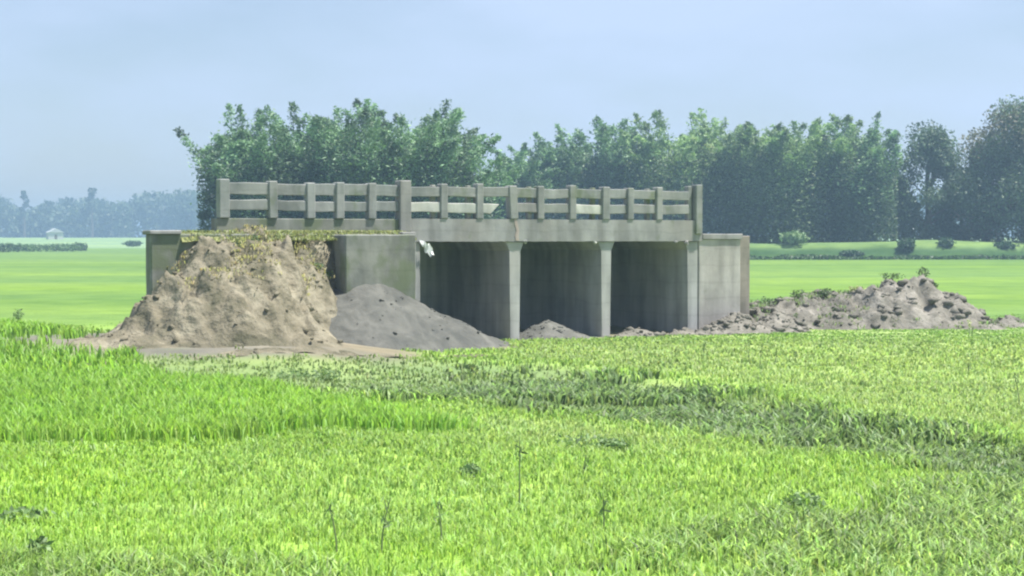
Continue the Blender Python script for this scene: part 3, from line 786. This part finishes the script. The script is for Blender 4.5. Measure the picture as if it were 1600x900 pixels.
for i, (a, b, hh) in enumerate(stalks):
    if not hh: continue
    x, y = on_ground(a, b)
    t = empty('weed_stalk', (x, y, float(ground_z(x, y))))
    prop(t, names[i], 'weed', 'single tall stalks standing in the fields')
    bm = bmesh.new(); lx = 0.12 * math.sin(i * 3.7) * hh
    pts = [Vector((lx * k * k / 9 * 1.5, 0.01 * k, hh * k / 3)) for k in range(4)]
    tube(bm, pts, [0.011, 0.009, 0.007, 0.004], 5); from_bm('stem', bm, M_stalk, t)
    H_ = hh
    leafset(12, lambda rg, n: np.stack([rg.normal(0, .02, n) + lx, rg.normal(0, .02, n), H_ * rg.uniform(.35, 1.0, n)], -1), 0.11, 0.16, (0.11, 0.17, 0.06),   .25, 400 + i, -.6, name='leaves', parent=t)

def shrub(name, x, y, z, w, h, col, label, cat, group=None, seed=0, n=500, leaf=0.16, mat=None):
    t = empty(name, (x, y, z)); prop(t, label, cat, group)
    bm = bmesh.new(); rr_ = random.Random(seed)
    for k in range(7):
        an = rr_.uniform(0, 6.28); r_ = rr_.uniform(.1, .4) * w
        tube(bm, [Vector((0, 0, -.05)), Vector((math.cos(an) * r_ * .4, math.sin(an) * r_ * .4, h * .4)), Vector((math.cos(an) * r_, math.sin(an) * r_, h * .85))], [.03 * h, .02 * h, .008 * h], 5)
    from_bm('stems', bm, M_stalk, t)
    def cf(rg, n):
        v = rg.standard_normal((n, 3)); v /= np.linalg.norm(v, axis=1)[:, None]
        v *= rg.uniform(.35, 1, (n, 1)) ** .6
        lump = 1 + .3 * np.sin(v[:, :1] * 7 + seed) * np.cos(v[:, 1:2] * 6)
        return v * lump * np.array([w / 2, w / 2, h / 2]) + np.array([0, 0, h * .5])
    leafset(n, cf, leaf, .45, col, .25, seed + 1, .1, parent=t)
    return t
# bushes on the far bank and field edge
for i, (a, w, h, d, zb, lab) in enumerate([(1416, 3.0, 2.2, 206, 1.0, 'dark round bush on the bank, left of the two below the gap in the trees'), (1478, 2.8, 1.9, 207, 1.3, 'dark round bush on the bank, right of the two'),
        (1568, 4.0, 1.2, 207, 1.2, 'wide low bush on the bank near the right edge'), (1330, 4.0, 1.1, 204, .3, 'low green scrub at the foot of the bank'),
        (1240, 4.4, 2.1, 208, 2.0, 'pale bush topping the bank just right of the bridge'),
        (10, 9, 2.2, 300, 0, 'low dark bush at the left edge of the far field'), (124, 4.5, 2.2, 330, 0, 'dark bush alone in the far left field'), (208, 6, 1.8, 380, .6, 'small dark bush beside the retaining wall end in the far field')]):
    col = (0.19, 0.30, 0.12) if i == 4 else (0.035, 0.085, 0.03)
    w, h = w * .75, h * .75
    shrub('bush', (a - 800) / 2520 * d, d, zb, w, h, col, lab, 'bush', 'bushes along the far field edge', 60 + i, 900, .45)
# dark bush line along the left far field
for i, (a, w, lab) in enumerate([(50, 9, 'first low dark hedge clump along the far left field'), (92, 8, 'second low dark hedge clump, right of the first in the far left field')]):
    shrub('bush', (a - 800) / 2520 * 315, 315 + i * 3, 0, w, 1.5, (0.08, 0.16, 0.05), lab, 'bush', 'bushes along the far field edge', 80 + i, 900, .5)
rgs = np.random.default_rng(44); n_ = 9000
sx = rgs.uniform(24, 118, n_); sy = 203.2 + 1.1 * np.sin(sx * .13) + rgs.normal(0, .7, n_)
sh_ = np.clip(.35 + .45 * fbm(sx * .22, sx * 0, 5), .08, 1)
sz = rgs.uniform(0, 1, n_) * sh_ + .1
leafq = leafset(n_, lambda rg, n: np.stack([sx, sy, sz], -1), .5, .5, (0.06, 0.115, 0.035), .25, 45, 0, name='low_scrub')
prop(leafq, 'thin dark line of low scrub along the foot of the far right bank', 'scrub', kind='stuff')
# weeds on the heaps
def z_at(d, x, y, origin=(0, 0)):
    f_, h_ = d; q = np.argmin((f_[:, 0] + origin[0] - x) ** 2 + (f_[:, 1] + origin[1] - y) ** 2); return float(f_[q, 2])
og = (hr_.location.x, hr_.location.y)
for i, (x, w, h, lab) in enumerate([(13.25, .40, .42, 'dark upright weed on the very top of the right rubble heap'), (13.6, .3, .22, 'small weed just right of the rubble heap top'),
        (9.2, .5, .35, 'green weed on the low left shoulder of the rubble heap'), (8.2, .5, .4, 'dark weed at the left end of the rubble heap'), (8.7, .45, .3, 'low weed between the two on the left end of the rubble heap'),
        (12.2, .9, .25, 'dull tuft left of the rubble heap top'), (10.1, .4, .3, 'small weed on the middle of the rubble heap crest'), (11.1, .5, .2, 'yellowish dry tuft on the rubble heap crest')]):
    col = (0.3, 0.32, 0.14) if i == 7 else (0.08, 0.13, 0.05)
    shrub('weed_clump', x, 52.0, z_at(hrd, x, 52.0, og) - .03, w, h, col, lab, 'weed', 'weeds on the rubble heap', 120 + i, 120, .09)
for i, (s, n, w, h, lab) in enumerate([(-7.95, .85, .35, .3, 'dark green weed high on the brown heap under the railing'), (-8.35, .85, .25, .25, 'smaller weed left of the dark one high on the brown heap'),
        (-6.0, .9, .4, .25, 'green weed at the upper right of the brown heap'), (-6.35, 1.1, .35, .2, 'low weed below the upper right one on the brown heap')]):
    fl, hv = hbd; q = np.argmin((fl[:, 0] - s) ** 2 + (fl[:, 1] + n) ** 2)
    x, y, _ = bw(s, n)
    shrub('weed_clump', x, y, float(fl[q, 2]) - .03, w, h, (0.09, 0.14, 0.05), lab, 'weed', 'weeds on the brown heap', 140 + i, 110, .08)
# dark clumps in the fields
for i, (a, b, w, h, lab) in enumerate([(915, 700, .9, .22, 'dark leafy clump in the middle of the near field'), (960, 704, .45, .2, 'small dark clump right of the leafy one in the near field'),
        (1215, 690, .5, .35, 'dark leafy weed where the drain bends right'), (58, 872, .22, .25, 'dark weed at the lower left corner'), (30, 812, .55, .16, 'dull low clump above the lower left corner weed'),
        (735, 745, .25, .2, 'small hooked weed in the near field centre'), (1545, 700, .7, .4, 'dark leafy weed by the drain at the right'), (1585, 770, .7, .4, 'broad dark weed by the drain at the right edge'),
        (262, 566, .3, .2, 'dark tuft at the rice corner below the brown heap'), (28, 500, .4, .5, 'dark upright weed at the far left rice edge'), (508, 575, .7, .35, 'dark weed on the drain bank behind the rice'), (455, 568, .8, .25, 'low dark weed left of the bank weed behind the rice'),
        (1070, 700, .0, 0, ''), (1260, 800, .5, .25, 'dull weed in the near field at the right'), (1100, 610, .8, .35, 'dark bank weed in the drain right of the bridge'), (1150, 650, .9, .4, 'widest dark weed clump in the drain'), (1040, 640, .7, .35, 'dark weed left of the widest clump in the drain')]):
    if not w: continue
    x, y = on_ground(a, b)
    if i in (10, 11): y = 33.5; x = (a - 800) / 2520 * y
    shrub('weed_clump', x, y, float(ground_z(x, y)), w, h * .75, (0.17, 0.26, 0.10), lab, 'weed', 'dark weed clumps in the fields', 160 + i, 170, .085)
# pale flower spike
x, y = on_ground(1515, 528)
t = empty('flower_spike', (x, y, float(ground_z(x, y)))); prop(t, 'pale yellow flower spike in the grass before the rubble heap', 'flower')
bm = bmesh.new(); tube(bm, [Vector((0, 0, 0)), Vector((.01, 0, .3)), Vector((.03, 0, .5))], [.012, .01, .006]); from_bm('stem', bm, M_stalk, t)
leafset(50, lambda rg, n: np.stack([rg.normal(.02, .03, n), rg.normal(0, .03, n), rg.uniform(.2, .5, n)], -1), .07, .5, (0.75, 0.75, 0.4), .1, 5, name='petals', parent=t)
# small flat dark patch at the bottom edge
pd = bmesh.new()
cx, cy = on_ground(940, 893)
vs = []
for k in range(28):
    a = 2 * math.pi * k / 28; r_ = 1 + .3 * mnoise.noise(Vector((math.cos(a) * 2, math.sin(a) * 2, 0)))
    vs.append(pd.verts.new((cx + .42 * r_ * math.cos(a), cy + .12 * r_ * math.sin(a), float(ground_z(cx, cy)) + .03)))
pd.faces.new(vs)
o = from_bm('dark_patch', pd, plain('dark_smooth', (0.03, 0.035, 0.02), .25)); prop(o, kind='structure')

# ------------------------------------------------------------------ trees
def bamboo(x, y, z, rad, height, n_culm, seed, label, col=(0.085, 0.14, 0.055), leaf=0.62, per=230, group='bamboo clumps behind the bridge', lean=1.0, skirt=True):
    t = empty('bamboo_clump', (x, y, z)); prop(t, label, 'bamboo', group)
    rr_ = random.Random(seed); rg = np.random.default_rng(seed)
    bm = bmesh.new(); pts_all = []; cols = []
    for k in range(int(n_culm * 1.45)):
        a = rr_.uniform(0, 2 * math.pi); r0 = rad * 0.45 * math.sqrt(rr_.random())
        u = r0 / (rad * .45 + 1e-6)
        bx_, by_ = math.cos(a) * r0, math.sin(a) * r0
        H = height * 1.19 * rr_.uniform(.8, 1.0) * (1 - .18 * u)
        out = (rad * rr_.uniform(.15, .75) * (0.35 + u)) * lean
        a2 = a + rr_.uniform(-.5, .5)
        nod = rr_.uniform(.05, .28)
        P = []
        for q in range(9):
            f = q / 8
            P.append(Vector((bx_ + math.cos(a2) * out * f ** 2.0, by_ + math.sin(a2) * out * f ** 2.0, H * (f - nod * f ** 4))))
        tube(bm, P, [.09 * (1 - .9 * q / 8) + .008 for q in range(9)], 4)
        # plume: leaf sprays along the upper part
        f = 0.34 + 0.66 * rg.uniform(0, 1.0, per) ** 1.05
        fi = np.clip(f * 8, 0, 7.999); i0 = fi.astype(int); fr = (fi - i0)[:, None]
        Pn = np.array([p_[:] for p_ in P]); base = Pn[i0] * (1 - fr) + Pn[i0 + 1] * fr
        sp = (0.42 + 2.4 * np.sin(np.clip((1 - f), 0, 1) * math.pi * .62) ** .8) * (height / 17)
        # sprays gather into lumps along the culm
        lumps = rg.normal(0, 1, (14, 3)); li = (f * 13.99).astype(int)
        off = (lumps[li] * .42 + rg.normal(0, .5, (per, 3))) * sp[:, None] * .62
        off[:, 2] = off[:, 2] * .7 - .1
        pts_all.append(base + off)
        cv = rr_.uniform(.6, 1.35)
        cols.append(np.tile(np.array(col) * cv, (per, 1)) * (1 + .28 * rg.standard_normal((14, 1)))[li] * np.where(rg.random((per, 1)) < .5, 1.0, 1.25))
    from_bm('culms', bm, M_culm, t)
    if skirt:  # lower leaves in halved colour: shade under the plumes painted in
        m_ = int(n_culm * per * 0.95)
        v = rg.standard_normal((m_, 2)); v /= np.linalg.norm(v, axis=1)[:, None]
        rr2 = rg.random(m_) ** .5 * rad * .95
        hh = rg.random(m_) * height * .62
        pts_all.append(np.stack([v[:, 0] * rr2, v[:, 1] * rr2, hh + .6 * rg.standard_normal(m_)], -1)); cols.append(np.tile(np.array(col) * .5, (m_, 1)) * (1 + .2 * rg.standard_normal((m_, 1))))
    c = np.concatenate(pts_all); cc = np.concatenate(cols); c[:, 2] = np.maximum(c[:, 2], .1)
    n = len(c)
    d = rg.standard_normal((n, 3)); d[:, 2] = d[:, 2] * .5 + .15; 
    hd = np.clip(c[:, 2:] / height, 0, 1)
    d[:, 2:] += .5 * hd; d[:, :2] += c[:, :2] / (rad + 1e-6) * .6
    d /= np.linalg.norm(d, axis=1)[:, None]
    e = np.cross(d, rg.standard_normal((n, 3))); e /= np.linalg.norm(e, axis=1)[:, None] + 1e-9
    L = leaf * rg.uniform(.6, 1.3, (n, 1)); W = L * .42
    V = np.stack([c - d * L * .5, c + e * W * .5, c + d * L * .5, c - e * W * .5], 1)
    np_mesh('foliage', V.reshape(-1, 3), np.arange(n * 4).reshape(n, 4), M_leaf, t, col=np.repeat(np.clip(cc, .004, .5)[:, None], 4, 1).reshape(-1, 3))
    return t

def px_at(a, d): return (a - 800) / 2520 * d
G1 = (0.135, 0.225, 0.115)
for i, (a, d, top_, w, nc, lab) in enumerate([
    (392, 150, 178, 5.2, 24, 'drooping bamboo clump at the left end behind the first railing posts'),
    (470, 153, 180, 5.4, 24, 'second bamboo clump from the left behind the railing'),
    (565, 150, 158, 5.6, 28, 'tallest plumed bamboo clump behind the left railing'),
    (655, 152, 166, 5.2, 26, 'spiky bamboo clump above the joint post of the railing'),
    (712, 156, 214, 3.8, 16, 'short bamboo clump at the dip in the treeline'),
]):
    bamboo(px_at(a, d), d, 0, w, (370 - top_) / 2520 * d + EYE + 1.0, nc, 500 + i, lab, G1, leaf=.36, per=950, lean=(0.95 if i == 0 else 1.4))
for i, (a, d, top_, w, nc, lab) in enumerate([
    (800, 212, 236, 5.0, 14, 'low bamboo clump right of the dip in the treeline'), (862, 216, 212, 6.0, 18, 'rounded bamboo clump above the middle of the bridge'),
    (945, 219, 186, 6.5, 20, 'bamboo clump with a spire left of the lightest crown'), (1035, 216, 190, 7.0, 20, 'light green bamboo clump above the last railing panels'),
    (1120, 218, 178, 7.2, 22, 'pale green bamboo clump above the right wing wall'), (1205, 215, 186, 7.0, 22, 'pale bamboo clump right of the wing wall'),
    (1285, 218, 180, 7.2, 22, 'yellowish bamboo clump left of the gap in the trees'), (1345, 214, 192, 5.0, 16, 'narrow bamboo clump beside the gap in the trees')]):
    c_ = (0.185, 0.28, 0.11) if 3 <= i <= 6 else (0.125, 0.21, 0.10)
    bamboo(px_at(a, d), d, 2.0, w, (370 - top_) / 2520 * d + EYE - 2.0 + 1.3, nc, 600 + i, lab, c_, leaf=.5, lean=1.1, per=760)

def broadleaf(x, y, z, w, height, seed, label, col, name='broadleaf_tree', group=None, n=9000, leaf=.6, nblob=26, low=.12, cols2=None, n_limb=7):
    t = empty(name, (x, y, z)); prop(t, label, 'tree', group)
    rr_ = random.Random(seed); rg = np.random.default_rng(seed)
    bm = bmesh.new(); blobs = []
    tr = height * .022 + .08
    tube(bm, [Vector((0, 0, -.3)), Vector((.2, 0, height * .25)), Vector((0, .2, height * .5)), Vector((.1, 0, height * .8))], [tr * 1.4, tr, tr * .7, tr * .2], 8)
    for k in range(nblob):
        f = low + (1 - low) * (k + .5) / nblob
        prof = math.sin(min(1, f * 1.05) * math.pi * .87 + .25) ** .7 if f < 1 else .3
        a = rr_.uniform(0, 6.283); r_ = w * .46 * prof * math.sqrt(rr_.uniform(.1, 1.0))
        c = Vector((math.cos(a) * r_, math.sin(a) * r_, height * (f * .93)))
        br = w * rr_.uniform(.14, .24)
        blobs.append((c, br))
        if k % 2 == 0:
            s_ = Vector((0, 0, height * f * .6)); tube(bm, [s_, (s_ + c) / 2 + Vector((0, 0, .3)), c], [tr * .4, tr * .25, tr * .08], 5)
    from_bm('trunk', bm, M_wood, t)
    pts = []; cc = []
    per = n // nblob
    for c, br in blobs:
        v = rg.standard_normal((per, 3)); v /= np.linalg.norm(v, axis=1)[:, None]
        v = v * rg.uniform(.45, 1.08, (per, 1)) * br * np.array([1, 1, .8])
        pts.append(v + np.array(c[:])); k_ = rg.uniform(.75, 1.3)
        base = np.array(col) if cols2 is None or rg.random() > .35 else np.array(cols2)
        cc.append(np.tile(base * k_, (per, 1)) * (1 + .22 * rg.standard_normal((per, 1))))
    c = np.concatenate(pts); cc = np.concatenate(cc); n = len(c); c[:, 2] = np.maximum(c[:, 2], .2)
    d = rg.standard_normal((n, 3)); d /= np.linalg.norm(d, axis=1)[:, None]
    e = np.cross(d, rg.standard_normal((n, 3))); e /= np.linalg.norm(e, axis=1)[:, None] + 1e-9
    L = leaf * rg.uniform(.6, 1.3, (n, 1)); W = L * .6
    V = np.stack([c - d * L * .5, c + e * W * .5, c + d * L * .5, c - e * W * .5], 1)
    np_mesh('crown', V.reshape(-1, 3), np.arange(n * 4).reshape(n, 4), M_leaf, t, col=np.repeat(np.clip(cc, .004, .5)[:, None], 4, 1).reshape(-1, 3))
    return t
GT = 'trees on the bank beyond the right field'
broadleaf(px_at(1448, 222), 222, 2, 12, 16.2, 701, 'dark broad tree with see-through holes between the bamboo and the right edge', (0.075, 0.12, 0.06), group=GT, n=22000, nblob=34, leaf=.42, low=.05)
broadleaf(px_at(1600, 216), 216, 2, 17, 18.6, 702, 'tallest tree, cut by the right edge of the view', (0.09, 0.135, 0.07), group=GT, n=42000, nblob=60, leaf=.42, low=.04, cols2=(0.15, 0.14, 0.09))
broadleaf(px_at(1540, 219), 219, 2, 9, 13.6, 703, 'browner tree leaning against the tallest one at the right', (0.13, 0.135, 0.085), group=GT, n=18000, nblob=30, leaf=.42, low=.05, cols2=(0.17, 0.14, 0.10))
broadleaf(px_at(1395, 226), 226, 2, 6, 9.5, 704, 'short dark tree filling the gap beside the bamboo', (0.07, 0.115, 0.055), group=GT, n=6000, nblob=16, leaf=.42)
broadleaf(px_at(1500, 226), 226, 2, 8, 9.0, 705, 'short dark tree below the two tall ones at the right', (0.07, 0.11, 0.055), group=GT, n=8000, nblob=18, leaf=.42, low=.05)
broadleaf(px_at(340, 147), 147, 0, 3.6, 9.6, 706, 'slim dark ragged tree left of the bamboo by the first railing post', (0.06, 0.095, 0.055), n=4000, nblob=22, low=.3, leaf=.34)

# pale shed under the right trees
sh = empty('shed', (px_at(1503, 213), 236, 2.1), R(12)); sh.scale = (.8, .8, .8); prop(sh, 'small open shed with a pale tin roof under the right trees', 'shed')
bm = bmesh.new()
a_ = [bm.verts.new(v) for v in ((-2.1, -1.4, 2.2), (2.1, -1.4, 2.45), (2.1, 1.4, 2.9), (-2.1, 1.4, 2.65))]
bm.faces.new(a_); r = bmesh.ops.extrude_face_region(bm, geom=bm.faces[:]); bmesh.ops.translate(bm, verts=[v for v in r['geom'] if isinstance(v, bmesh.types.BMVert)], vec=(0, 0, .12))
from_bm('roof', bm, plain('pale_tin', (.55, .6, .62), .5), sh)
for (x, y) in ((-1.9, -1.2), (1.9, -1.2), (1.9, 1.2), (-1.9, 1.2)):
    bm = bmesh.new(); box(bm, x - .08, x + .08, y - .08, y + .08, -.3, 2.3 + .1 * (x > 0) + .35 * (y > 0)); from_bm('post', bm, plain('pale_post', (.4, .42, .42)), sh)
# far hut
ht = empty('hut', (px_at(86, 560), 560, 1.9), R(28)); ht.scale = (.85, .85, .85); prop(ht, 'tiny whitish hut before the hazy far trees at the left', 'hut')
bm = bmesh.new(); box(bm, -3, 3, -2, 2, 0, 2.9); from_bm('wall', bm, plain('whitewash', (.5, .52, .5)), ht)
bm = bmesh.new(); prism(bm, [(-3.4, 2.9), (3.4, 2.9), (0, 4.6)], -2.4, 2.4); from_bm('roof', bm, plain('pale_roof', (.42, .45, .46)), ht)
bm = bmesh.new(); box(bm, -.5, .5, -2.06, -1.98, 0, 2); from_bm('door', bm, M_wood, ht)

# hazy woods at the horizon
rg = np.random.default_rng(99)
pts = []; cols = []
top_px = [(-400, 318), (0, 306), (25, 318), (60, 320), (90, 310), (120, 306), (150, 306), (170, 316), (200, 308), (230, 297), (260, 300), (300, 296), (345, 294), (500, 300), (800, 300), (1200, 305), (1700, 300), (2100, 305)]
tx = [a for a, b in top_px]; ty = [b for a, b in top_px]
for k in range(430):
    d = rg.uniform(950, 1080); a = rg.uniform(-350, 900) if k < 330 else rg.uniform(900, 2000)
    topz = (370 - np.interp(a, tx, ty)) / 2520 * d + EYE
    g0 = 2.2; hgt = (topz - g0) * rg.uniform(.8, 1.03)
    r_ = rg.uniform(5.5, 10)
    m_ = 230
    v = rg.standard_normal((m_, 3)); v /= np.linalg.norm(v, axis=1)[:, None]; v *= rg.uniform(.5, 1.05, (m_, 1))
    zc = g0 + hgt - r_ * .9
    P = v * np.array([r_, r_, r_ * .9]) + np.array([px_at(a, d), d, zc])
    low = rg.random(m_) < .45
    P[low, 2] = g0 + rg.random(low.sum()) * (zc - g0)
    pts.append(P); cols.append(np.tile(np.array((.08, .115, .06)) * rg.uniform(.8, 1.25), (m_, 1)) * (1 + .2 * rg.standard_normal((m_, 1))))
c = np.concatenate(pts); cc = np.concatenate(cols); n = len(c)
d = rg.standard_normal((n, 3)); d /= np.linalg.norm(d, axis=1)[:, None]
e = np.cross(d, rg.standard_normal((n, 3))); e /= np.linalg.norm(e, axis=1)[:, None]
L = 3.0 * rg.uniform(.6, 1.3, (n, 1))
V = np.stack([c - d * L * .5, c + e * L * .35, c + d * L * .5, c - e * L * .35], 1)
o = np_mesh('distant_woods', V.reshape(-1, 3), np.arange(n * 4).reshape(n, 4), M_leaf, col=np.repeat(np.clip(cc, .004, .5)[:, None], 4, 1).reshape(-1, 3))
prop(o, 'hazy blue belt of woods along the horizon', 'woods', kind='stuff')
broadleaf(px_at(38, 945), 945, 2, 8, 30, 710, 'slim column-shaped tree rising above the hazy far woods near the left edge', (0.06, 0.09, 0.05), group='trees rising above the far woods', n=900, nblob=10, leaf=1.8)
broadleaf(px_at(144, 945), 945, 2, 12, 31, 711, 'small pointed tree rising above the hazy far woods, left of the retaining wall', (0.06, 0.09, 0.05), group='trees rising above the far woods', n=900, nblob=10, leaf=1.8)

# ------------------------------------------------------------------ haze
bm = bmesh.new(); box(bm, -2650, 2650, -450, 2650, -1.5, 27)
m, n, l, out = new_mat('haze_air')
pv = n.new('ShaderNodeVolumePrincipled'); pv.inputs['Density'].default_value = 0.00085
pv.inputs['Color'].default_value = (0.52, 0.78, 1.0, 1); pv.inputs['Anisotropy'].default_value = 0.2
l.new(pv.outputs[0], out.inputs['Volume'])
hz = from_bm('haze', bm, m); prop(hz, kind='stuff')
